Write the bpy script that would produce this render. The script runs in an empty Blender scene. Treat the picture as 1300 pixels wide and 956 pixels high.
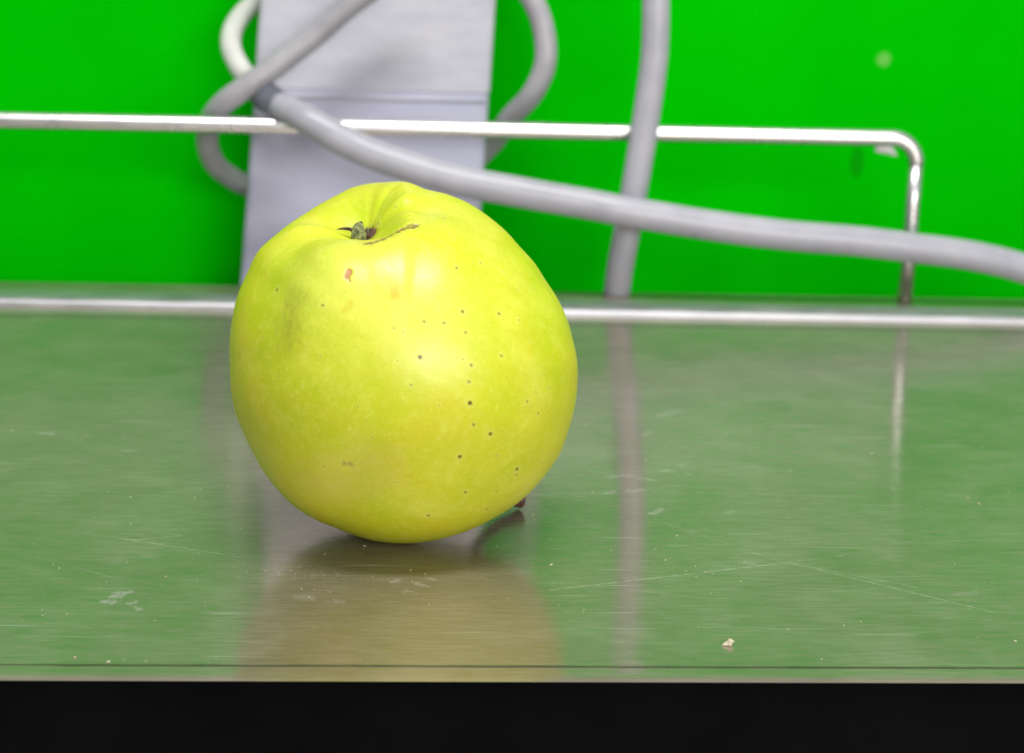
import bpy, bmesh, math, random
import numpy as np
from mathutils import Matrix, Vector
sc = bpy.context.scene
col = sc.collection
random.seed(7)
rng = np.random.default_rng(7)

# ------------------------------------------------------------------ camera, world, lamps, exposure
cd = bpy.data.cameras.new('camera'); cam = bpy.data.objects.new('camera', cd); col.objects.link(cam)
CAM = (-0.00085, -0.39269, 0.12167)
R3 = [[0.997797, -0.014087, -0.064826], [-0.060456, 0.209224, -0.975997], [0.027311, 0.977766, 0.207912]]
M = Matrix([[R3[i][0], R3[i][1], R3[i][2], CAM[i]] for i in range(3)] + [[0, 0, 0, 1]])
cam.matrix_world = M
cd.sensor_width = 36.0; cd.lens = 36.0*2200/1300
cd.clip_start = 0.01; cd.clip_end = 20
cd.dof.use_dof = True; cd.dof.focus_distance = 0.368; cd.dof.aperture_fstop = 22
sc.camera = cam

w = bpy.data.worlds.new('World'); sc.world = w; w.use_nodes = True
bg = w.node_tree.nodes['Background']; bg.inputs[0].default_value = (0.93, 0.96, 1.0, 1); bg.inputs[1].default_value = 0.34

def lamp(name, loc, target, size, power, color):
    l = bpy.data.lights.new(name, 'AREA'); l.shape = 'RECTANGLE'; l.size, l.size_y = size; l.energy = power; l.color = color
    o = bpy.data.objects.new(name, l); col.objects.link(o); o.location = loc
    o.rotation_euler = (Vector(target)-Vector(loc)).to_track_quat('-Z', 'Y').to_euler()
    return o
lamp('ceiling_lamp', (0.05, -0.42, 1.50), (0.05, 0.05, 0), (0.9, 0.14), 23.0, (1.0, 0.98, 0.95))
lamp('shop_lamp', (0.50, -1.35, 0.42), (0, 0.1, 0.05), (1.0, 0.5), 15.0, (1.0, 0.97, 0.95))
sc.view_settings.view_transform = 'Standard'; sc.view_settings.look = 'None'
sc.view_settings.exposure = -0.06; sc.view_settings.gamma = 1.0; sc.view_settings.use_curve_mapping = False

# ------------------------------------------------------------------ helpers
def mesh_obj(name, verts, faces, mat=None, parent=None, smooth=True):
    me = bpy.data.meshes.new(name); me.from_pydata([tuple(v) for v in verts], [], faces); me.update()
    if smooth: me.polygons.foreach_set('use_smooth', [True]*len(me.polygons))
    o = bpy.data.objects.new(name, me); col.objects.link(o)
    if mat: me.materials.append(mat)
    if parent: o.parent = parent
    return o
def empty(name, loc=(0, 0, 0)):
    o = bpy.data.objects.new(name, None); col.objects.link(o); o.location = loc; o.empty_display_size = .01; return o
def tag(o, label=None, cat=None, group=None, kind=None):
    if label: o['label'] = label
    if cat: o['category'] = cat
    if group: o['group'] = group
    if kind: o['kind'] = kind
    return o
def spline(pts, n):
    P = np.array(pts, float); P = np.vstack([2*P[0]-P[1], P, 2*P[-1]-P[-2]]); out = []
    for i in range(1, len(P)-2):
        a, b, c, d = P[i-1], P[i], P[i+1], P[i+2]
        for k in range(n):
            t = k/n
            out.append(.5*((2*b)+(-a+c)*t+(2*a-5*b+4*c-d)*t*t+(-a+3*b-3*c+d)*t**3))
    out.append(P[-2]); return np.array(out)
def tube(path, rad, seg=24, flat=None, up=None):
    """swept tube with closed ends: rad is a number, a list or a function of 0..1; flat = thickness ratio"""
    P = np.array(path, float); n = len(P)
    T = np.gradient(P, axis=0); T /= np.linalg.norm(T, axis=1)[:, None]
    u = np.array(up if up is not None else (0, 0, 1.)); 
    if abs(u@T[0]) > .95: u = np.array((0, 1., 0))
    V = []; N = u-T[0]*(u@T[0]); N /= np.linalg.norm(N)
    for i in range(n):
        N = N-T[i]*(N@T[i]); N /= np.linalg.norm(N); B = np.cross(T[i], N)
        r = rad(i/(n-1)) if callable(rad) else (rad[i] if hasattr(rad, '__len__') else rad)
        for k in range(seg):
            a = 2*math.pi*k/seg
            V.append(P[i]+r*(math.cos(a)*B+(flat or 1)*math.sin(a)*N))
    F = [(i*seg+k, i*seg+(k+1) % seg, (i+1)*seg+(k+1) % seg, (i+1)*seg+k) for i in range(n-1) for k in range(seg)]
    F += [tuple(range(seg))[::-1], tuple((n-1)*seg+k for k in range(seg))]
    return V, F

class NT:
    """small node-tree builder"""
    def __init__(s, name):
        s.m = bpy.data.materials.new(name); s.m.use_nodes = True; s.t = s.m.node_tree; s.t.nodes.clear()
        s.out = s.n('ShaderNodeOutputMaterial')
    def n(s, typ, **kw):
        x = s.t.nodes.new(typ)
        for k, v in kw.items(): setattr(x, k, v)
        return x
    def put(s, sock, v):
        if hasattr(v, 'is_output'): s.t.links.new(v, sock)
        elif isinstance(v, (tuple, list)) and len(v) == 3 and sock.type == 'RGBA': sock.default_value = (*v, 1)
        else: sock.default_value = v
    def math(s, op, a, b=None, c=None, clamp=False):
        x = s.n('ShaderNodeMath', operation=op); x.use_clamp = clamp
        for i, v in enumerate((a, b, c)):
            if v is not None: s.put(x.inputs[i], v)
        return x.outputs[0]
    def vm(s, op, a, b=None, scale=None):
        x = s.n('ShaderNodeVectorMath', operation=op); s.put(x.inputs[0], a)
        if b is not None: s.put(x.inputs[1], b)
        if scale is not None: s.put(x.inputs['Scale'], scale)
        return x.outputs['Value'] if op in ('LENGTH', 'DOT_PRODUCT') else x.outputs[0]
    def mix(s, f, a, b):
        x = s.n('ShaderNodeMix', data_type='RGBA'); s.put(x.inputs[0], f); s.put(x.inputs[6], a); s.put(x.inputs[7], b); return x.outputs[2]
    def ramp(s, v, a, b, lo=0., hi=1., smooth=True):
        x = s.n('ShaderNodeMapRange'); x.interpolation_type = 'SMOOTHSTEP' if smooth else 'LINEAR'
        for i, q in enumerate((v, a, b, lo, hi)): s.put(x.inputs[i], q)
        return x.outputs[0]
    def noise(s, scale, detail=4, rough=.55, vec=None, dist=0.):
        x = s.n('ShaderNodeTexNoise'); x.inputs['Scale'].default_value = scale; x.inputs['Detail'].default_value = detail
        x.inputs['Roughness'].default_value = rough; x.inputs['Distortion'].default_value = dist
        s.put(x.inputs['Vector'], vec if vec is not None else s.obj()); return x.outputs[0]
    def obj(s):
        if not hasattr(s, '_o'): s._o = s.n('ShaderNodeTexCoord').outputs['Object']
        return s._o
    def scaled(s, v3):
        return s.vm('MULTIPLY', s.obj(), v3)
    def attr(s, name): return s.n('ShaderNodeAttribute', attribute_name=name).outputs['Fac']
    def bsdf(s, color, rough=.5, **kw):
        x = s.n('ShaderNodeBsdfPrincipled'); s.put(x.inputs['Base Color'], color); s.put(x.inputs['Roughness'], rough)
        for k, v in kw.items(): s.put(x.inputs[k.replace('_', ' ')], v)
        return x
    def bump(s, h, strength=.2, dist=.001):
        x = s.n('ShaderNodeBump'); x.inputs['Strength'].default_value = strength; x.inputs['Distance'].default_value = dist; s.put(x.inputs['Height'], h); return x.outputs[0]
    def finish(s, sh): s.t.links.new(sh, s.out.inputs[0]); return s.m
    def seg(s, q):
        """distance from the surface point to the line a-b on the counter"""
        ax, ay, bx, by = q[:4]; dx, dy = bx-ax, by-ay
        pa = s.vm('SUBTRACT', s.flat, (ax, ay, 0.))
        h = s.math('MULTIPLY', s.vm('DOT_PRODUCT', pa, (dx, dy, 0.)), 1/(dx*dx+dy*dy), clamp=True)
        return s.vm('LENGTH', s.vm('SUBTRACT', pa, s.vm('SCALE', (dx, dy, 0.), scale=h)))

def simple(name, c0, c1, scale, rough, bump=.1, metal=0., r2=None, bd=.0005, spec=.5, stretch=None):
    t = NT(name); v = t.scaled(stretch) if stretch else None
    n = t.noise(scale, 5, .6, v)
    c = t.mix(t.ramp(n, .3, .7), c0, c1)
    r = t.ramp(n, .3, .7, rough, r2 or rough)
    b = t.bsdf(c, r, Metallic=metal, Specular_IOR_Level=spec, Normal=t.bump(t.noise(scale*4, 4, .6, v), bump, bd))
    return t.finish(b.outputs[0])
# ------------------------------------------------------------------ materials of the setting
def green_board():
    t = NT('green_board')
    n1 = t.noise(9, 3); c = t.mix(t.ramp(n1, .3, .7), (.0006, .475, .0006), (.0008, .53, .0008))
    # an old pale spot and a dark scuff on the board
    o = t.obj()
    for (p, r, cc, f) in (([0.2296, 0.4425, 0.1025], .0036, (.18, .55, .10), .8), ([0.22, 0.4425, 0.0532], .006, (.004, .25, .004), .6)):
        d = t.vm('LENGTH', t.vm('MULTIPLY', t.vm('SUBTRACT', o, tuple(p)), (1.6 if r > .005 else 1., 0., .7 if r > .005 else 1.)))
        d = t.math('ADD', d, t.math('MULTIPLY', t.math('SUBTRACT', t.noise(300, 3), .5), .003))
        c = t.mix(t.ramp(d, r*.6, r*1.2, f, 0.), c, cc)
    b = t.bsdf(c, .9, Specular_IOR_Level=.0)
    t.put(b.inputs['Normal'], t.bump(t.noise(500, 3), .05, .001))
    return t.finish(b.outputs[0])

SCR = [[0.03194, -0.04044, 0.08495, -0.02156, 0.16, 1], [0.08495, -0.02156, 0.10314, -0.0142, 0.12, 0.7], [0.08793, -0.02036, 0.11304, -0.03737, 0.13, 0.7], [0.08872, -0.02091, 0.12453, -0.05283, 0.16, 0.9], [0.06193, 0.01292, 0.08768, -0.0215, 0.12, 0.6], [0.03276, -0.03471, 0.06549, -0.04541, 0.1, 0.5], [-0.07644, -0.00137, -0.05361, -0.00983, 0.12, 0.6], [-0.06193, -0.00766, -0.0508, -0.00374, 0.15, 0.8], [-0.06488, -0.00594, -0.03579, -0.01924, 0.15, 0.8], [-0.08579, -0.01646, -0.06025, -0.03499, 0.1, 0.4], [-0.03614, -0.01925, 0.00895, -0.02659, 0.12, 0.5], [0.07568, 0.03735, 0.11035, 0.03486, 0.14, 0.5], [0.11577, -0.00545, 0.1479, -0.00087, 0.12, 0.6], [-0.12471, 0.1418, -0.09022, 0.15309, 0.2, 0.4], [-0.08022, 0.17056, -0.05388, 0.16374, 0.25, 0.5], [0.06847, -0.00667, 0.09226, -0.0091, 0.1, 0.4], [0.02661, 0.03932, 0.04971, 0.02558, 0.12, 0.3], [-0.06987, -0.06178, -0.03209, -0.06792, 0.12, 0.3], [0.04464, -0.0507, 0.11202, -0.08531, 0.1, 0.35], [0.00281, -0.03635, 0.007, -0.03937, 0.1, 0.4]]
STN = [[-0.05912, -0.0461, -0.05758, -0.0436, 1.1, 0.7], [-0.06049, -0.04953, -0.05922, -0.04951, 1.0, 0.8], [-0.0554, -0.05041, -0.05442, -0.04943, 0.6, 0.7], [-0.05385, -0.05324, -0.05315, -0.0537, 0.5, 0.7], [0.05569, 0.05118, 0.06121, 0.05299, 1.1, 0.5], [0.06004, 0.05214, 0.06664, 0.04925, 0.7, 0.5], [0.05288, 0.0358, 0.0547, 0.03735, 0.8, 0.5], [0.05882, 0.03749, 0.06253, 0.03912, 0.7, 0.5], [0.07091, 0.0582, 0.07308, 0.05829, 1.1, 0.5], [0.07659, 0.0642, 0.0776, 0.06508, 0.8, 0.4], [0.0769, 0.0552, 0.07776, 0.05524, 0.5, 0.5], [0.0624, 0.01765, 0.06468, 0.02116, 0.9, 0.6], [0.08099, 0.01892, 0.08365, 0.02038, 0.7, 0.4], [0.07998, 0.12332, 0.08541, 0.12999, 1.6, 0.35], [0.07127, 0.09882, 0.07369, 0.1028, 1.2, 0.3], [0.07701, -0.02061, 0.08042, -0.02167, 0.8, 0.4], [0.12039, -0.04191, 0.12528, -0.04028, 0.8, 0.25], [-0.1015, 0.09217, -0.09892, 0.09137, 1.2, 0.5], [-0.07544, 0.07374, -0.07374, 0.07381, 0.9, 0.5], [-0.00143, -0.03539, -0.00041, -0.03484, 0.7, 0.5], [0.00366, -0.03685, 0.005, -0.03838, 0.7, 0.4], [0.00675, -0.03364, 0.00725, -0.03469, 0.6, 0.4], [-0.02027, -0.04591, -0.0194, -0.04688, 1.2, 0.25], [-0.01361, -0.04825, -0.01278, -0.04873, 1.0, 0.25], [0.00112, -0.04152, 0.00195, -0.04201, 0.6, 0.3]]
def brushed_steel():
    t = NT('brushed_steel')
    t.flat = t.vm('MULTIPLY', t.obj(), (1., 1., 0.))
    wob = t.vm('ADD', t.flat, (0, 0, 0))
    fine = t.noise(1., 3, .6, t.scaled((120., 900., 120.)))
    mid = t.noise(1., 4, .6, t.scaled((45., 260., 45.)))
    cloud = t.noise(17., 5, .6, t.scaled((1., .5, 1.)), .8)
    blot = t.noise(38., 4, .6, None, .6)
    # long thin scratches
    scr = None
    brk = t.ramp(t.noise(420., 3), .38, .62)
    for q in SCR:
        v = t.ramp(t.seg(q), q[4]*.0009, q[4]*.00035, 0., q[5])
        scr = v if scr is None else t.math('MAXIMUM', scr, v)
    scr = t.math('MULTIPLY', scr, t.math('MULTIPLY_ADD', brk, .75, .25))
    # random hairline scratches, three directions
    for k, (a, sx, sy, thr) in enumerate(((.10, 22., 900., .745), (-.22, 19., 800., .75), (.9, 24., 700., .755), (.0, 30., 1500., .735))):
        mp = t.n('ShaderNodeMapping'); mp.inputs['Rotation'].default_value = (0, 0, a); mp.inputs['Scale'].default_value = (sx, sy, 1); mp.inputs['Location'].default_value = (k*3.1, k*1.7, 0)
        t.put(mp.inputs['Vector'], t.flat)
        v = t.ramp(t.noise(1., 1, .5, mp.outputs[0]), thr, thr+.04, 0., .45)
        scr = t.math('MAXIMUM', scr, v)
    # dried droplets
    stn = None
    edge = t.math('MULTIPLY', t.math('SUBTRACT', t.noise(1., 5, .7, t.scaled((700., 380., 400.))), .5), .0060)
    for q in STN:
        v = t.ramp(t.math('ADD', t.seg(q), edge), q[4]*.0017, q[4]*.0007, 0., q[5])
        stn = v if stn is None else t.math('MAXIMUM', stn, v)
    tan = t.n('ShaderNodeTangent', direction_type='UV_MAP', uv_map='grain').outputs[0]
    base = t.mix(t.ramp(mid, .3, .7), (.40, .345, .275), (.46, .395, .32))
    rough = t.math('ADD', t.ramp(cloud, .3, .75, .10, .13), t.math('MULTIPLY', fine, .05))
    nrm = t.bump(t.math('ADD', fine, t.math('MULTIPLY', mid, .8)), .04, .0002)
    met = t.bsdf(base, rough, Metallic=1.0, Anisotropic=.88, Anisotropic_Rotation=0.25, Tangent=tan, Normal=nrm)
    filmc = t.mix(t.ramp(blot, .35, .7), (.27, .24, .175), (.34, .305, .23))
    film = t.bsdf(filmc, .55, Specular_IOR_Level=.25, Normal=nrm)
    f = t.math('MULTIPLY_ADD', t.ramp(cloud, .3, .75), .10, .35)
    f = t.math('ADD', f, t.math('MULTIPLY', t.math('SUBTRACT', mid, .5), .16))
    f = t.math('ADD', f, t.math('MULTIPLY', t.math('SUBTRACT', fine, .5), .50), clamp=True)
    mx = t.n('ShaderNodeMixShader'); t.put(mx.inputs[0], f); t.put(mx.inputs[1], met.outputs[0]); t.put(mx.inputs[2], film.outputs[0])
    light = t.bsdf((.66, .66, .62), .5)
    m2 = t.n('ShaderNodeMixShader'); t.put(m2.inputs[0], t.math('MULTIPLY', scr, .62)); t.put(m2.inputs[1], mx.outputs[0]); t.put(m2.inputs[2], light.outputs[0])
    lime = t.bsdf((.46, .44, .42), .7)
    m3 = t.n('ShaderNodeMixShader'); t.put(m3.inputs[0], t.math('MULTIPLY', stn, t.ramp(t.noise(900., 4, .7), .35, .65, .15, .7))); t.put(m3.inputs[1], m2.outputs[0]); t.put(m3.inputs[2], lime.outputs[0])
    return t.finish(m3.outputs[0])

STEEL = brushed_steel()
RAILM = simple('polished_rail_steel', (.80, .78, .79), (.86, .84, .84), 60, .26, .0, 1., .32)
BLACK = simple('black_plinth_laminate', (.0025, .0025, .003), (.004, .004, .0045), 40, .7, .1, spec=.05)
POSTM = simple('grey_sheet_metal', (.44, .44, .57), (.50, .50, .63), 30, .5, .12, .0, .6, stretch=(1., 1., 3.))
COVER = simple('grey_cover_sheet', (.49, .49, .56), (.57, .57, .63), 45, .55, .12, .0, .62, stretch=(1., 1., 3.))
PVC = simple('grey_cable_sheath', (.38, .38, .43), (.48, .48, .53), 30, .26, .02, 0., .36)
PVC2 = simple('dull_grey_cable_sheath', (.32, .31, .34), (.44, .43, .46), 40, .28, .03, 0., .4)
IVORY = simple('ivory_cable_sheath', (.60, .60, .56), (.70, .70, .66), 60, .4, .1)
COLLAR = simple('dark_cable_collar', (.10, .11, .14), (.18, .19, .23), 90, .4, .2)
CREAM = simple('white_tape', (.72, .72, .70), (.82, .82, .80), 200, .6, .3)
CRUMB = simple('pale_crumb', (.50, .44, .30), (.68, .63, .48), 700, .7, .4)

# ------------------------------------------------------------------ setting: board and counter
bm = bmesh.new(); bmesh.ops.create_cube(bm, size=1)
for v in bm.verts: v.co = Vector((v.co.x*2.6, .4425+.009+v.co.y*.018, -.02+v.co.z*.60))
me = bpy.data.meshes.new('wall'); bm.to_mesh(me); bm.free(); me.materials.append(green_board())
# plain plaster carries on above the board; only the counter mirrors it
bm = bmesh.new(); bmesh.ops.create_cube(bm, size=1)
for v in bm.verts: v.co = Vector((v.co.x*2.6, .4605+.012+v.co.y*.018, .45+v.co.z*1.5))
mp_ = bpy.data.meshes.new('plaster'); bm.to_mesh(mp_); bm.free(); mp_.materials.append(simple('grey_plaster', (.32, .32, .31), (.38, .38, .36), 12, .9, .2))
plaster = bpy.data.objects.new('upper_wall', mp_); col.objects.link(plaster); tag(plaster, 'plain grey plaster wall carrying the green board', kind='structure')
wall = bpy.data.objects.new('wall', me); col.objects.link(wall); tag(wall, 'bright green painted board behind the steel counter', kind='structure')

prof = [(-.0922, .0000), (-.0914, .0001), (-.0900, .0002), (-.0875, .0002), (-.0845, .0)]
prof += [(y, 0.) for y in np.linspace(-.081, .274, 60)]
prof += [(.280, 0.), (.288, .0001), (.2945, .0002)]
prof += [(.300, .0002), (.312, .0002)]
prof += [(.319, .0001), (.323, 0.), (.33, 0.), (.34, 0.), (.3605, 0.), (.3622, -.0006), (.3626, -.0045), (.3530, -.0045)]
xs = np.linspace(-1.0, 1.1, 60)
V = [(x, y, z) for (y, z) in prof for x in xs]; nx = len(xs)
F = [(i*nx+k, i*nx+k+1, (i+1)*nx+k+1, (i+1)*nx+k) for i in range(len(prof)-1) for k in range(nx-1)]
L = len(prof)-1
counter = empty('counter', (0, 0, 0)); tag(counter, 'scratched brushed steel counter top with raised rear bead under the apple', 'counter')
top = mesh_obj('worktop', V, F, STEEL, counter)
uv = top.data.uv_layers.new(name='grain')
co = np.empty(len(top.data.vertices)*3); top.data.vertices.foreach_get('co', co); co = co.reshape(-1, 3)
li = np.empty(len(top.data.loops), int); top.data.loops.foreach_get('vertex_index', li)
uv.data.foreach_set('uv', np.stack([co[li, 0], co[li, 1]*1.0+co[li, 2]], 1).ravel())
bp = [(.3085-.0105*math.cos(a), .0001+.0040*math.sin(a)**.7) for a in np.linspace(0.0, math.pi, 26)]
mesh_obj('rear_bead', [(x, y-.012*(x-.05), z) for (y, z) in bp for x in xs], [(i*nx+k, i*nx+k+1, (i+1)*nx+k+1, (i+1)*nx+k) for i in range(len(bp)-1) for k in range(nx-1)], simple('bead_steel', (.42, .415, .435), (.56, .55, .57), 50, .48, .02, 1., .55, stretch=(1., 6., 6.)), counter)
mesh_obj('hem', [(-1., -.0922, 0.), (1.1, -.0922, 0.), (1.1, -.0919, -.0003), (-1., -.0919, -.0003), (1.1, -.055, -.0065), (-1., -.055, -.0065)], [(0, 3, 2, 1), (3, 5, 4, 2)], STEEL, counter, False)
CREASE_DARK = simple('painted_dark_reflection', (.06, .09, .035), (.13, .16, .08), 150, .6, .1)  # dark reflection along the sheet's front and rear creases, painted as thin strips
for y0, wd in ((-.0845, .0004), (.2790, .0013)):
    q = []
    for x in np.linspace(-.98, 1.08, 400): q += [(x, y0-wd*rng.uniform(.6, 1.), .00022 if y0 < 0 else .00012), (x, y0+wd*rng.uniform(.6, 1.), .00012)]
    mesh_obj('crease_line', q, [(2*i, 2*i+2, 2*i+3, 2*i+1) for i in range(399)], CREASE_DARK, counter)
bm = bmesh.new(); bmesh.ops.create_cube(bm, size=1)
for v in bm.verts: v.co = Vector((.05+v.co.x*2.06, .155+v.co.y*.40, -.1075+v.co.z*.202))
bmesh.ops.bevel(bm, geom=bm.edges[:], offset=.002, segments=2, affect='EDGES')
me = bpy.data.meshes.new('plinth'); bm.to_mesh(me); bm.free(); me.materials.append(BLACK)
pl = bpy.data.objects.new('plinth', me); col.objects.link(pl); pl.parent = counter

# ------------------------------------------------------------------ post behind the counter
PO = [[-0.0636, 0.3876, 0.1228], [0.039, 0.3876, 0.1256], [-0.0683, 0.3876, 0.076], [0.0367, 0.3876, 0.0785], [-0.0732, 0.3876, 0.0002], [0.0339, 0.3876, 0.0021]]; PY = PO[0][1]
SL = (PO[0][0]-PO[4][0])/(PO[0][2]-PO[4][2]); SR = (PO[1][0]-PO[5][0])/(PO[1][2]-PO[5][2]); ZS = 0.0845
post = empty('post', (-.030, PY, -.1)); tag(post, 'flat grey metal post standing behind the apple', 'post')
def plate(name, zt, zb, y0, mat, flange, inset=0., th=.0018):
    """folded sheet: a front face with two side flanges, leaning slightly to the right"""
    xl = lambda z: PO[4][0]+(z-PO[4][2])*SL+inset
    xr = lambda z: PO[5][0]+(z-PO[5][2])*SR-inset
    sec = lambda z: [(xl(z), y0+flange), (xl(z), y0+.0025), (xl(z)+.0008, y0+.0008), (xl(z)+.0025, y0), (xr(z)-.0025, y0), (xr(z)-.0008, y0+.0008), (xr(z), y0+.0025), (xr(z), y0+flange),
                     (xr(z)-th, y0+flange), (xr(z)-th, y0+th), (xl(z)+th, y0+th), (xl(z)+th, y0+flange)]
    zs = np.linspace(zb, zt, 12); V = []; 
    for z in zs: V += [(x, y, z) for x, y in sec(z)]
    n = 12; F = [(i*n+(k+1) % n, i*n+k, (i+1)*n+k, (i+1)*n+(k+1) % n) for i in range(len(zs)-1) for k in range(n)]
    F += [(0, 1, 2, 3, 10, 11), (3, 4, 9, 10), (4, 5, 6, 7, 8, 9)]; b = (len(zs)-1)*n
    F += [tuple(b+k for k in f)[::-1] for f in F[-3:]]
    o = mesh_obj(name, V, F, mat, None, False); o.parent = post; o.matrix_parent_inverse = post.matrix_world.inverted()
    return o
bpy.context.view_layer.update()
plate('lower_sheet', .60, -.10, PY, POSTM, .012)
plate('upper_sheet', .60, ZS, PY-.0003, COVER, .012, -.0004)
v, f = tube([(PO[2][0]+.001, PY-.0001, ZS-.004), (0., PY-.0001, ZS-.0037), (PO[3][0]-.001, PY-.0001, ZS-.0035)], .0008, 10)
o = mesh_obj('seam_bead', v, f, COVER, None); o.parent = post; o.matrix_parent_inverse = post.matrix_world.inverted()

# ------------------------------------------------------------------ wire rail
BL = [0.2107, 0.3597, 0.0644]; RL = [[-0.2518, 0.357, 0.0692], [0.2078, 0.357, 0.0707]]; R2 = [[0.2165, 0.357, 0.0706], [0.2233, 0.357, 0.0642], [0.2236, 0.357, 0.0518], [0.2236, 0.357, 0.0198], [0.2229, 0.357, 0.0003]]
rail = empty('guard_rail', (R2[-1][0], R2[-1][1], 0)); tag(rail, 'thin shiny steel guard rail bent down at its right end', 'rail')
bpy.context.view_layer.update()
def attach(o, p): o.parent = p; o.matrix_parent_inverse = p.matrix_world.inverted(); return o
zr = lambda x: RL[0][2]+(x-RL[0][0])/(RL[1][0]-RL[0][0])*(RL[1][2]-RL[0][2])
xe = R2[2][0]; rb = .0112; pts = [(x, RL[0][1], zr(x)) for x in np.linspace(-.62, xe-rb-.002, 40)]
pts += [(xe-rb+rb*math.sin(a), RL[0][1], zr(xe)-rb+rb*math.cos(a)) for a in np.linspace(0, math.pi/2, 14)]
v, f = tube(pts, .00365, 24); attach(mesh_obj('bar', v, f, RAILM), rail)
v, f = tube([(xe, RL[0][1], zr(xe)-rb), (xe-.0002, RL[0][1], R2[2][2]*.8), (R2[3][0], RL[0][1], R2[3][2]), (R2[4][0], RL[0][1], -.003)], .0034, 24); attach(mesh_obj('leg', v, f, RAILM), rail)
# scrap of tape under the bend
bm = bmesh.new(); bmesh.ops.create_icosphere(bm, subdivisions=3, radius=1)
for q in bm.verts:
    c = q.co; k = 1+.25*math.sin(4*c.x+2*c.z)+.12*math.sin(9*c.z+3*c.y)
    q.co = Vector((BL[0]+c.x*.0046*k, BL[1]-.001+c.y*.002, BL[2]+.001+c.z*.0023*k-.10*c.x*.01))
me = bpy.data.meshes.new('tape_scrap'); bm.to_mesh(me); bm.free(); me.materials.append(CREAM)
me.polygons.foreach_set('use_smooth', [True]*len(me.polygons))
o = bpy.data.objects.new('tape_scrap', me); col.objects.link(o); attach(o, rail)

# ------------------------------------------------------------------ cables
A = [[-0.0413, 0.4128, 0.128], [-0.0607, 0.4128, 0.125], [-0.0715, 0.411, 0.1178], [-0.0765, 0.4002, 0.1101], [-0.0769, 0.3894, 0.1021], [-0.0731, 0.3813, 0.0943], [-0.0671, 0.375, 0.0875], [-0.0573, 0.3606, 0.0804], [-0.0411, 0.3462, 0.0734], [-0.0197, 0.3426, 0.0623], [0.0012, 0.3408, 0.0553], [0.0225, 0.339, 0.05], [0.0505, 0.3372, 0.0455], [0.0788, 0.3354, 0.0413], [0.0928, 0.3336, 0.0391], [0.1293, 0.3336, 0.0338], [0.1634, 0.3336, 0.0301], [0.1928, 0.3345, 0.0282], [0.2193, 0.3354, 0.0255], [0.2457, 0.3372, 0.0223], [0.2694, 0.339, 0.017], [0.2956, 0.3408, 0.0078]]
B = [[0.001, 0.3642, 0.1385], [-0.0222, 0.3651, 0.1225], [-0.0378, 0.3651, 0.1089], [-0.056, 0.3624, 0.0943], [-0.0699, 0.3606, 0.0844], [-0.0791, 0.3651, 0.077], [-0.0849, 0.375, 0.0688], [-0.0872, 0.3858, 0.0594], [-0.0855, 0.3984, 0.0496], [-0.0799, 0.4092, 0.0427], [-0.0699, 0.4128, 0.0378], [-0.0409, 0.4128, 0.0315], [-0.0046, 0.4128, 0.0326], [0.0244, 0.4128, 0.046], [0.0396, 0.4092, 0.0597], [0.0476, 0.3975, 0.0729], [0.0559, 0.3876, 0.0835], [0.0609, 0.384, 0.0948], [0.0617, 0.384, 0.1051], [0.0593, 0.3858, 0.117], [0.0546, 0.3876, 0.1267], [0.0461, 0.3894, 0.1387]]
E = [[0.1004, 0.3462, 0.1648], [0.1032, 0.3453, 0.1426], [0.1041, 0.3444, 0.1266], [0.1045, 0.3444, 0.1042], [0.1026, 0.3453, 0.0815], [0.1001, 0.3471, 0.0579], [0.0973, 0.3489, 0.0343], [0.0947, 0.3516, 0.014], [0.0938, 0.3561, -0.0017]]
KA = 7     # the collar sits at this point of the cable
ca = empty('cable', tuple(A[KA])); tag(ca, 'thick pale grey cable running in front of the rail to the right edge', 'cable'); bpy.context.view_layer.update()
v, f = tube(spline(A[:KA+1], 10), .0046, 24); attach(mesh_obj('thin_lead', v, f, IVORY), ca)
PA = spline(A[KA:], 12)
v, f = tube(PA, lambda s: .0055+.0010*min(1, s*9), 28); attach(mesh_obj('sheath', v, f, PVC), ca)
S = spline(A[KA-1:KA+2], 14)[7:19]
v, f = tube(S, lambda s: .0060+.0006*math.sin(s*math.pi), 28); attach(mesh_obj('collar', v, f, COLLAR), ca)
v, f = tube(spline(B, 10), .0050, 24); cb = mesh_obj('cable', v, f, PVC2); tag(cb, 'dull grey cable looped around the back of the metal post', 'cable')
E = E + [[E[-1][0]-.0005, E[-1][1], -.004]]
v, f = tube(spline(E, 10), .0059, 24); ce = mesh_obj('cable', v, f, PVC); tag(ce, 'upright grey cable right of the apple, crossing behind the thick cable', 'cable')
for o in (ca, cb, ce): o['group'] = 'grey cables behind the counter'

# ------------------------------------------------------------------ apple
RA = .041; C0 = np.array((0, 0, RA))
ax = np.array([-0.27788, -0.19038, 0.94156]); b1 = np.array([-0.9591, 0.0, -0.28306]); b2 = np.array([0.05389, -0.98171, -0.18259])
ex = np.array([0.99989, 0.00087, 0.01474]); ey = np.array([-0.01462, 0.20123, 0.97943])
TAB = np.array([0.965, 0.9686, 0.9733, 0.9722, 0.9748, 0.9863, 0.9958, 1.0056, 1.0038, 0.9969, 1.003, 1.0105, 1.0127, 1.014, 1.0133, 1.0134, 1.0118, 1.0168, 1.0188, 1.0178, 1.0174, 1.0046, 0.9971, 0.9878, 0.9798, 0.964, 0.9542, 0.9405, 0.9252, 0.926, 0.9222, 0.9326, 0.9393, 0.9481, 0.9547, 0.9744, 1.0511, 1.0764, 1.0636, 1.0313, 1.0244, 1.0197, 1.0029, 1.0055, 0.9906, 0.9888, 0.9808, 0.9734])
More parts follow.
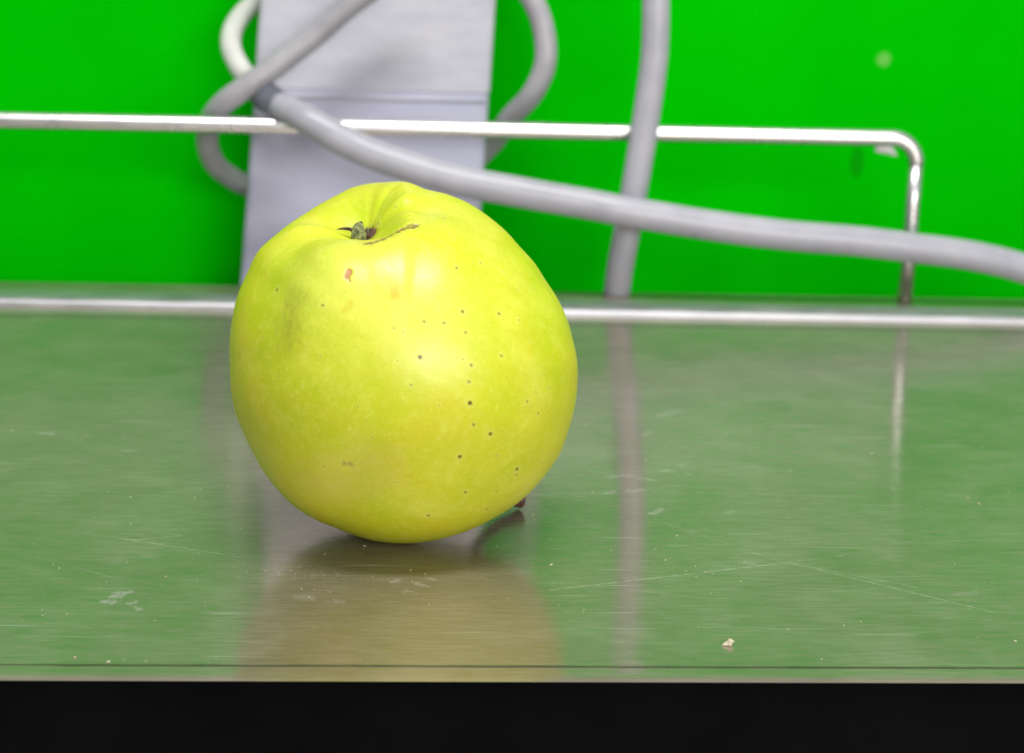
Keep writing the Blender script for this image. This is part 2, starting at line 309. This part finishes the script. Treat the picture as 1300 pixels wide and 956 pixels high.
SPOTS = np.array([[-0.1802, -0.1654, 0.9696, 2], [-0.6297, -0.4778, 0.6126, 2], [-0.687, -0.5264, 0.501, 3], [-0.411, -0.7913, 0.4527, 2.3], [-0.8815, -0.2979, 0.3663, 1.5], [-0.0596, -0.165, 0.9845, 1.5], [0.2151, -0.3456, 0.9134, 2], [0.24, -0.5077, 0.8274, 1.5], [-0.1961, -0.7511, 0.6304, 1.5], [0.2731, -0.6981, 0.6618, 2], [0.4103, -0.6005, 0.6864, 2], [0.3021, -0.8402, 0.4503, 2.8], [0.5033, -0.7502, 0.4289, 2.8], [0.1012, -0.909, 0.4044, 2.2], [0.2048, -0.8948, 0.3967, 2.2], [0.3167, -0.8828, 0.3469, 2], [0.5072, -0.834, 0.2174, 2.2], [0.0827, -0.9694, 0.2312, 3.1], [0.3466, -0.9199, 0.1835, 2.3], [0.3336, -0.9376, 0.0985, 2.2], [0.036, -0.9951, 0.092, 1.8], [0.3399, -0.9404, -0.0105, 3.2], [0.3597, -0.9242, -0.1283, 2.3], [0.4503, -0.8732, -0.1862, 3], [0.6494, -0.7593, -0.0412, 2.4], [0.7135, -0.6906, -0.1187, 2], [0.7007, -0.7134, -0.001, 1.5], [0.8659, -0.4995, 0.0277, 1.7], [0.7289, -0.433, 0.5303, 1.7], [0.6191, -0.5672, 0.5431, 1.5], [0.6158, -0.6868, 0.3862, 1.5], [0.8947, -0.3216, 0.31, 1.6], [-0.032, -0.9771, 0.2104, 1.3], [0.1719, -0.8713, 0.4597, 1.5], [-0.0535, -0.9282, 0.3683, 1.4], [-0.0062, -0.9353, 0.3538, 1.6], [0.2963, -0.9064, -0.3011, 2.8], [0.3302, -0.7862, -0.5223, 2.5], [0.6022, -0.6787, -0.4203, 3], [0.6025, -0.6539, -0.4577, 2], [0.4556, -0.5854, -0.6706, 2.2], [0.1406, -0.7334, -0.6651, 2.8], [0.5007, -0.6715, -0.5463, 1.6], [-0.0427, -0.8944, -0.4452, 1.5], [-0.4018, -0.8322, -0.382, 1.7], [0.491, -0.8114, -0.317, 1.5], [-0.5114, -0.6906, -0.5114, 1.4], [-0.7405, -0.5554, -0.3785, 1.8], [0.7769, -0.6295, 0.0068, 1.6], [0.1148, -0.6626, 0.7401, 1.3], [0.1654, -0.7707, 0.6154, 1.2], [0.0161, -0.6084, 0.7935, 1.3], [0.5468, -0.5439, 0.6365, 1.3], [0.3034, -0.9283, 0.2149, 1.3], [-0.229, -0.973, -0.028, 1.1], [-0.6553, -0.752, 0.072, 1.2], [-0.7554, -0.6044, 0.2531, 1.2], [-0.4248, -0.8796, 0.214, 1.1], [-0.154, -0.9689, -0.1937, 1.1], [0.1832, -0.9829, -0.0179, 1.1], [0.2649, -0.539, 0.7996, 1.1]])
MK = {"scab": [[-0.2804, -0.7339, 0.6186], [-0.287, -0.7518, 0.5936], [-0.2746, -0.7722, 0.573]], "russet": [[-0.0631, -0.7482, 0.6605], [-0.0606, -0.7886, 0.6119], [-0.0502, -0.8243, 0.5639], [-0.0459, -0.8497, 0.5253]], "tan": [[-0.3179, -0.8334, -0.452], [-0.2297, -0.885, -0.405], [-0.4004, -0.7712, -0.4949], [-0.1326, -0.9204, -0.3678]], "bruise": [[-0.2956, -0.8902, -0.3466], [-0.2625, -0.8976, -0.3542]], "smudge": [[-0.5746, -0.6929, 0.4357], [-0.584, -0.7165, 0.3815], [-0.5944, -0.747, 0.2978]], "crack": [[-0.2009, -0.5966, 0.777], [-0.175, -0.5941, 0.7851], [-0.1299, -0.5724, 0.8096], [-0.0917, -0.5315, 0.8421], [-0.0415, -0.5208, 0.8527], [-0.0018, -0.5104, 0.86], [0.047, -0.4866, 0.8724]], "green": [[-0.5565, -0.6528, 0.5139], [-0.5267, -0.6341, 0.5661], [-0.6914, -0.4357, 0.5763]], "green2": [[-0.3912, 0.0682, 0.9178], [-0.2738, -0.0422, 0.9609], [-0.0575, -0.2096, 0.9761]], "pale": [[-0.0607, -0.8828, 0.4658], [0.1799, -0.8906, 0.4178], [-0.1285, -0.8238, 0.5521], [-0.3236, -0.7533, 0.5725]], "arc": [[0.1075, -0.9005, 0.4214], [0.1128, -0.8769, 0.4673], [0.1517, -0.8549, 0.4962], [0.1777, -0.8351, 0.5206], [0.2383, -0.8138, 0.53]], "yel": [[-0.271, -0.8384, 0.4729], [-0.3008, -0.8468, 0.4388]]}
def base(T, P):
    r = 1-0.25*np.exp(-(T/.295)**2)-0.02*np.exp(-(T/.10)**2)
    Q = np.pi-T
    r -= 0.20*np.exp(-(Q/.26)**2)+0.05*np.exp(-(Q/.12)**2)
    r += 0.016*np.cos(5*P+.6)*np.exp(-((T-.55)/.38)**2)
    r += 0.012*np.cos(3*P+2.)*np.exp(-((T-.6)/.5)**2)
    fur = np.exp(-((T-.27)/.13)**2)
    r += fur*(0.010*np.cos(7*P+1.+.9*np.sin(2*P))+.0028*np.cos(13*P+2.2+np.sin(3*P))+.0008*np.sin(23*P+2*np.sin(5*P)))
    return r
def bulge(D):
    """gentle uneven bulges of the grown fruit, so that it is not a body of revolution"""
    K = len(TAB); x = D@ex; y = D@ey; t = (np.arctan2(y, x)+np.pi)/(2*np.pi)*K
    i = np.floor(t).astype(int); f = t-i; m = lambda k: TAB[(i+k) % K]
    c = m(0)+.5*f*(m(1)-m(-1)+f*(2*m(-1)-5*m(0)+4*m(1)-m(2)+f*(3*(m(0)-m(1))+m(2)-m(-1))))
    return 1+(c-1)*(x*x+y*y)
NTH, NPH = 420, 800
T, P = np.meshgrid(np.linspace(0, np.pi, NTH+1)[1:-1], np.linspace(0, 2*np.pi, NPH, endpoint=False), indexing='ij')
D = np.cos(T)[..., None]*ax+np.sin(T)[..., None]*(np.cos(P)[..., None]*b1+np.sin(P)[..., None]*b2)
D = np.vstack([D.reshape(-1, 3), ax[None], -ax[None]])
TT = np.r_[T.ravel(), 0., np.pi]; PP = np.r_[P.ravel(), 0., 0.]
rad = RA*(base(TT, PP)-.085*np.exp(-((D-np.array([-0.161, -0.4506, 0.8781]))**2).sum(1)/.17**2))*bulge(D)
def dist(D, dirs):     # chord distance (in apple radii) to a poly-line of directions
    d = np.full(len(D), 9.)
    q = [np.array(v) for v in dirs]
    for a, b in zip(q[:-1], q[1:]):
        ba = b-a; h = np.clip(((D-a)@ba)/(ba@ba), 0, 1); d = np.minimum(d, np.linalg.norm(D-a-h[:, None]*ba, axis=1))
    return d
sm = lambda d, a, b: np.clip((b-d)/(b-a), 0, 1)**2*(3-2*np.clip((b-d)/(b-a), 0, 1))
lump = .5+.5*np.sin(61*D[:, 0]+3*np.sin(47*D[:, 1]))*np.sin(53*D[:, 2]+2*np.sin(71*D[:, 0]))
crack = sm(dist(D, MK['crack'])+.026*(lump-.5), .008, .038)
scab = sm(np.minimum(dist(D, MK['scab'][:2]), dist(D, MK['scab'][1:])+.010)+.006*(lump-.5), .013, .021)
rad = rad-RA*.010*crack-RA*.003*scab
V = C0+D*rad[:, None]
V[:, 2] -= V[:, 2].min()-.00002
n = NPH; rows = NTH-1
ii, kk = np.meshgrid(np.arange(rows-1), np.arange(n), indexing='ij')
q = np.stack([ii*n+kk, (ii+1)*n+kk, (ii+1)*n+(kk+1) % n, ii*n+(kk+1) % n], -1).reshape(-1, 4)
k = np.arange(n); nv = rows*n
t1 = np.stack([np.full(n, nv), k, (k+1) % n], 1); t2 = np.stack([np.full(n, nv+1), (rows-1)*n+(k+1) % n, (rows-1)*n+k], 1)
me = bpy.data.meshes.new('skin'); me.vertices.add(len(V)); me.vertices.foreach_set('co', V.ravel())
loops = np.concatenate([q.ravel(), t1.ravel(), t2.ravel()]); me.loops.add(len(loops)); me.loops.foreach_set('vertex_index', loops.astype(np.int32))
cnt = np.r_[np.full(len(q), 4), np.full(2*n, 3)]; me.polygons.add(len(cnt))
me.polygons.foreach_set('loop_start', np.r_[0, np.cumsum(cnt)[:-1]].astype(np.int32)); 
me.polygons.foreach_set('use_smooth', np.ones(len(cnt), bool)); me.update(calc_edges=True); me.validate()
def put(name, val):
    a = me.attributes.new(name, 'FLOAT', 'POINT'); a.data.foreach_set('value', val.astype(np.float32))
spot = np.zeros(len(D)); halo = np.zeros(len(D))
for x, y, z, s in SPOTS:
    d = np.linalg.norm(D-np.array((x, y, z)), axis=1); r = s/225
    spot = np.maximum(spot, sm(d+.004*(lump-.5), r*.35, r*1.1)*min(1, .30+s*.21)); halo = np.maximum(halo, sm(d, r, r*3.5))
for _ in range(260):   # faint pale lenticels
    v = rng.normal(size=3); v /= np.linalg.norm(v); d = np.linalg.norm(D-v, axis=1); r = rng.uniform(1.3, 2.6)/225
    halo = np.maximum(halo, sm(d, r*.5, r*1.6)*rng.uniform(.25, .8))
put('spot', spot); put('halo', halo); put('crack', np.maximum(crack, sm(TT, .03, .13)*.9)); put('scab', scab)
put('russet', sm(dist(D, MK['russet'])+.02*(lump-.5), .012, .055)+.7*sm(dist(D, MK['yel']), .005, .03))
put('tan', sm(dist(D, MK['tan'])+.06*(lump-.5), .05, .26)); put('bruise', sm(dist(D, MK['bruise'])+.02*(lump-.5), .0, .024))
put('smudge', sm(dist(D, MK['smudge'])+.05*(lump-.5), .0, .16))
put('green', np.maximum(sm(dist(D, MK['green'])+.05*(lump-.5), .0, .42), .8*sm(TT, .15, .45))); put('pale', sm(dist(D, MK['pale']), .02, .5))
put('arc', sm(dist(D, MK['arc']), .001, .008))

def apple_skin():
    t = NT('apple_skin')
    g = t.noise(26, 5, .6, None, .4); g2 = t.noise(85, 5, .65, None, .3); fl = t.noise(420, 4, .65); pt = t.noise(1300, 2, .5)
    c = t.mix(t.ramp(g, .35, .65), (.55, .64, .010), (.66, .68, .022))
    c = t.mix(t.ramp(g2, .46, .72, 0., .45), c, (.69, .58, .012))
    c = t.mix(t.ramp(t.noise(45, 5, .65, t.vm('ADD', t.obj(), (3., 1., 2.)), .5), .48, .70, 0., .6), c, (.74, .77, .085))
    c = t.mix(t.math('MULTIPLY', t.attr('green'), t.ramp(g2, .1, .8, .85, .45)), c, (.44, .62, .004))
    c = t.mix(t.math('MULTIPLY', t.attr('pale'), t.ramp(g, .2, .8, .35, .75)), c, (.76, .78, .13))
    c = t.mix(t.ramp(fl, .45, .75, 0., .30), c, (.80, .82, .12))
    c = t.mix(t.ramp(pt, .62, .74, 0., .35), c, (.82, .84, .22))
    c = t.mix(t.ramp(pt, .40, .28, 0., .22), c, (.46, .44, .01))
    c = t.mix(t.math('MULTIPLY', t.attr('tan'), t.ramp(fl, .2, .8, .2, .6)), c, (.66, .56, .10))
    c = t.mix(t.math('MULTIPLY', t.attr('smudge'), t.ramp(fl, .3, .7, .25, .75)), c, (.36, .36, .02))
    c = t.mix(t.math('MULTIPLY', t.attr('russet'), t.ramp(fl, .3, .7, .3, .8)), c, (.64, .46, .02))
    c = t.mix(t.math('MULTIPLY', t.attr('halo'), .30), c, (.74, .76, .16))
    c = t.mix(t.math('MULTIPLY', t.attr('arc'), .35), c, (.40, .38, .03))
    c = t.mix(t.math('MULTIPLY', t.attr('bruise'), .7), c, (.34, .24, .08))
    c = t.mix(t.attr('scab'), c, t.mix(t.ramp(fl, .3, .7), (.50, .24, .06), (.40, .17, .04)))
    c = t.mix(t.math('MULTIPLY', t.attr('crack'), t.ramp(fl, .3, .6, .45, 1.)), c, t.mix(t.ramp(fl, .35, .65), (.05, .02, .012), (.30, .14, .08)))
    c = t.mix(t.attr('spot'), c, t.mix(t.ramp(t.noise(150, 2), .4, .6), (.12, .05, .006), (.20, .09, .010)))
    h = t.math('ADD', t.math('MULTIPLY', g2, .7), t.math('ADD', t.math('MULTIPLY', fl, .12), t.math('MULTIPLY', t.attr('spot'), -.2)))
    b = t.bsdf(c, t.ramp(g2, .3, .7, .30, .42), Specular_IOR_Level=.5, Normal=t.bump(h, .25, .0008))
    b.inputs['Subsurface Weight'].default_value = .18; b.inputs['Subsurface Radius'].default_value = (1., .9, .15); b.inputs['Subsurface Scale'].default_value = .003
    return t.finish(b.outputs[0])
apple = empty('apple', (0, 0, 0)); tag(apple, 'yellow green apple with brown specks resting calyx up on the steel counter', 'apple')
sk = bpy.data.objects.new('skin', me); col.objects.link(sk); sk.parent = apple; me.materials.append(apple_skin())

SEPG = simple('green_sepal', (.03, .055, .012), (.34, .36, .14), 1500, .7, .5)
SEPB = simple('dried_sepal', (.035, .018, .012), (.16, .08, .05), 900, .8, .5)
STEMM = simple('apple_stem_bark', (.05, .018, .014), (.16, .07, .055), 600, .7, .5)
# calyx: withered sepals standing in the basin
cb0 = V[-2]+ax*.0012
ez = np.cross(ex, ey)
loc = lambda x, y, z: cb0+ex*x+ey*y+ez*z
def sepal(pts, wid, flat, mat, up):
    s = spline([loc(*[c/1000 for c in p]) for p in pts], 5)
    v, f = tube(s, lambda t: wid/1000*(max(.08, (1-t)**.7)*(.75+.8*t)), 12, flat, up); return mesh_obj('sepal', v, f, mat, apple)
vd = tuple(ez)
sepal([(-1.2, -2.2, .6), (-1.3, -.2, .9), (-1.3, 1.4, .8), (-.7, 2.8, .4)], 2.2, .38, SEPG, vd)
sepal([(-.6, -1.8, .0), (-2.6, .7, .4), (-4.4, 1.15, .6), (-6.2, 1.0, .5)], .55, .6, SEPB, vd)
sepal([(.8, -2., .2), (1.3, -.4, .4), (2.1, .5, .1), (2.6, 1.1, -.2)], .7, .45, SEPB, vd)
sepal([(.0, -2., -.6), (.3, -.2, -.8), (.8, .9, -1.0), (1.3, 1.0, -.6)], 1.1, .4, SEPG, vd)
sepal([(1.6, -2., .2), (2.6, -.9, .5), (3.6, .0, .4), (4.3, .2, .1)], .8, .5, SEPB, vd)
for i in range(9):
    a = rng.uniform(-1, 1); x0 = rng.uniform(.2, 2.4); 
    sepal([(x0, -2., rng.uniform(-.6, .6)), (x0+.3*a, -.4, .3), (x0+.7*a, rng.uniform(.0, .9), .3), (x0+1.1*a, rng.uniform(.6, 1.9), .2)], rng.uniform(.25, .5), .7, SEPB, vd).name = 'stamen'
# stem, bent under the fruit, its cut end peeping out on the right
ST = [0.0298, 0.0209, 0.0024]
s = spline([(ST[0]-.018, ST[1]-.010, .0135), (ST[0]-.012, ST[1]-.0065, .0085), (ST[0]-.006, ST[1]-.003, .0040), (ST[0], ST[1], ST[2]-.0002)], 8)
v, f = tube(s, lambda t: .0012+.0008*t**3, 16); mesh_obj('stem', v, f, STEMM, apple)

# ------------------------------------------------------------------ crumbs on the counter
def flake(c, s, seed):
    r = random.Random(seed); bm = bmesh.new(); bmesh.ops.create_icosphere(bm, subdivisions=1, radius=1)
    a = r.uniform(0, 6.3); sx, sy, sz = s*r.uniform(.7, 1.4), s*r.uniform(.4, .8), s*r.uniform(.2, .5)
    for v in bm.verts:
        k = r.uniform(.65, 1.25); x, y, z = v.co.x*sx*k, v.co.y*sy*k, v.co.z*sz*k
        v.co = Vector((c[0]+x*math.cos(a)-y*math.sin(a), c[1]+x*math.sin(a)+y*math.cos(a), c[2]+sz*.7+z))
    return bm
FL = [[0.0589, -0.0111, 0.0, 0.5], [0.0601, -0.0193, 0.0, 0.5], [0.0635, -0.0271, 0.0, 0.35], [0.0662, -0.0237, 0.0, 0.5], [0.0692, -0.0291, 0.0, 0.35], [0.0746, -0.0339, 0.0, 0.3], [0.0651, -0.0314, 0.0, 0.4], [0.0377, -0.0542, 0.0, 0.5], [0.1266, -0.0206, 0.0, 0.5], [0.1476, 0.0347, 0.0, 0.6], [0.1299, 0.0423, 0.0, 0.45], [-0.0672, 0.028, 0.0, 0.5], [-0.0514, 0.0278, 0.0, 0.4], [-0.0507, 0.035, 0.0, 0.4], [-0.0443, 0.0382, 0.0, 0.6], [-0.0624, -0.0371, 0.0, 0.4], [-0.0757, -0.0257, 0.0, 0.45], [0.0786, -0.0638, 0.0, 0.4], [0.0948, -0.059, 0.0, 0.45], [0.0906, -0.0614, 0.0, 0.5], [0.1234, -0.07, 0.0, 0.5], [0.0022, -0.0278, 0.0, 0.6], [0.0054, -0.0305, 0.0, 0.5], [0.0025, -0.0353, 0.0, 0.4], [-0.0209, -0.0409, 0.0, 0.5], [-0.0191, -0.0459, 0.0, 0.4], [-0.0148, -0.0428, 0.0, 0.35], [0.0324, 0.0154, 0.0, 0.5], [0.0349, -0.0039, 0.0, 0.6], [0.038, -0.0527, -0.0, 0.4], [0.0327, 0.0114, -0.0, 0.3], [0.0815, -0.0803, 0.0, 0.5], [-0.061, -0.0808, 0.0, 0.7], [-0.0544, -0.0828, 0.0, 0.7], [0.006, -0.0504, 0.0, 0.35], [0.0337, -0.0233, 0.0, 0.6], [0.1486, 0.0289, 0.0, 0.5]]
V = []; F = []
def add(c, s, seed):
    bm = flake(c, s, seed); bm.verts.index_update(); k = len(V)
    V.extend([tuple(v.co) for v in bm.verts]); F.extend([tuple(k+v.index for v in f.verts) for f in bm.faces]); bm.free()
for i, (x, y, z, s) in enumerate(FL): add((x, y, 0), s*.00055, i)
for i in range(420):
    x, y = rng.uniform(-.14, .20), rng.uniform(-.085, .12)
    add((x, y, 0), .00006*math.exp(rng.normal(.55, .5)), 500+i)
for i in range(110):   # dust gathered at the foot of the apple
    x, y = rng.normal(-.022, .008), rng.normal(-.030, .004)
    add((x, y, 0), .00006*math.exp(rng.normal(.45, .45)), 1500+i)
o = mesh_obj('crumbs', V, F, CRUMB, None, False); tag(o, 'tiny pale crumbs and dust scattered over the steel counter', 'crumbs', kind='stuff')
c = [0.0647, -0.0728, 0.0]
bm = bmesh.new(); bmesh.ops.create_icosphere(bm, subdivisions=3, radius=1)
for v in bm.verts:
    q = v.co; k = 1+.22*math.sin(5*q.x+1)+.15*math.sin(8*q.y+4*q.x)
    v.co = Vector((c[0]+q.x*.0011*k, c[1]+q.y*.0008*k+.3*q.x*.001, .00045+max(-.0004, (q.z*.0006*k+.0003*q.x))))
me = bpy.data.meshes.new('crumb'); bm.to_mesh(me); bm.free(); me.materials.append(CRUMB)
o = bpy.data.objects.new('crumb', me); col.objects.link(o); tag(o, 'largest pale crumb near the front edge, right of the apple', 'crumb')
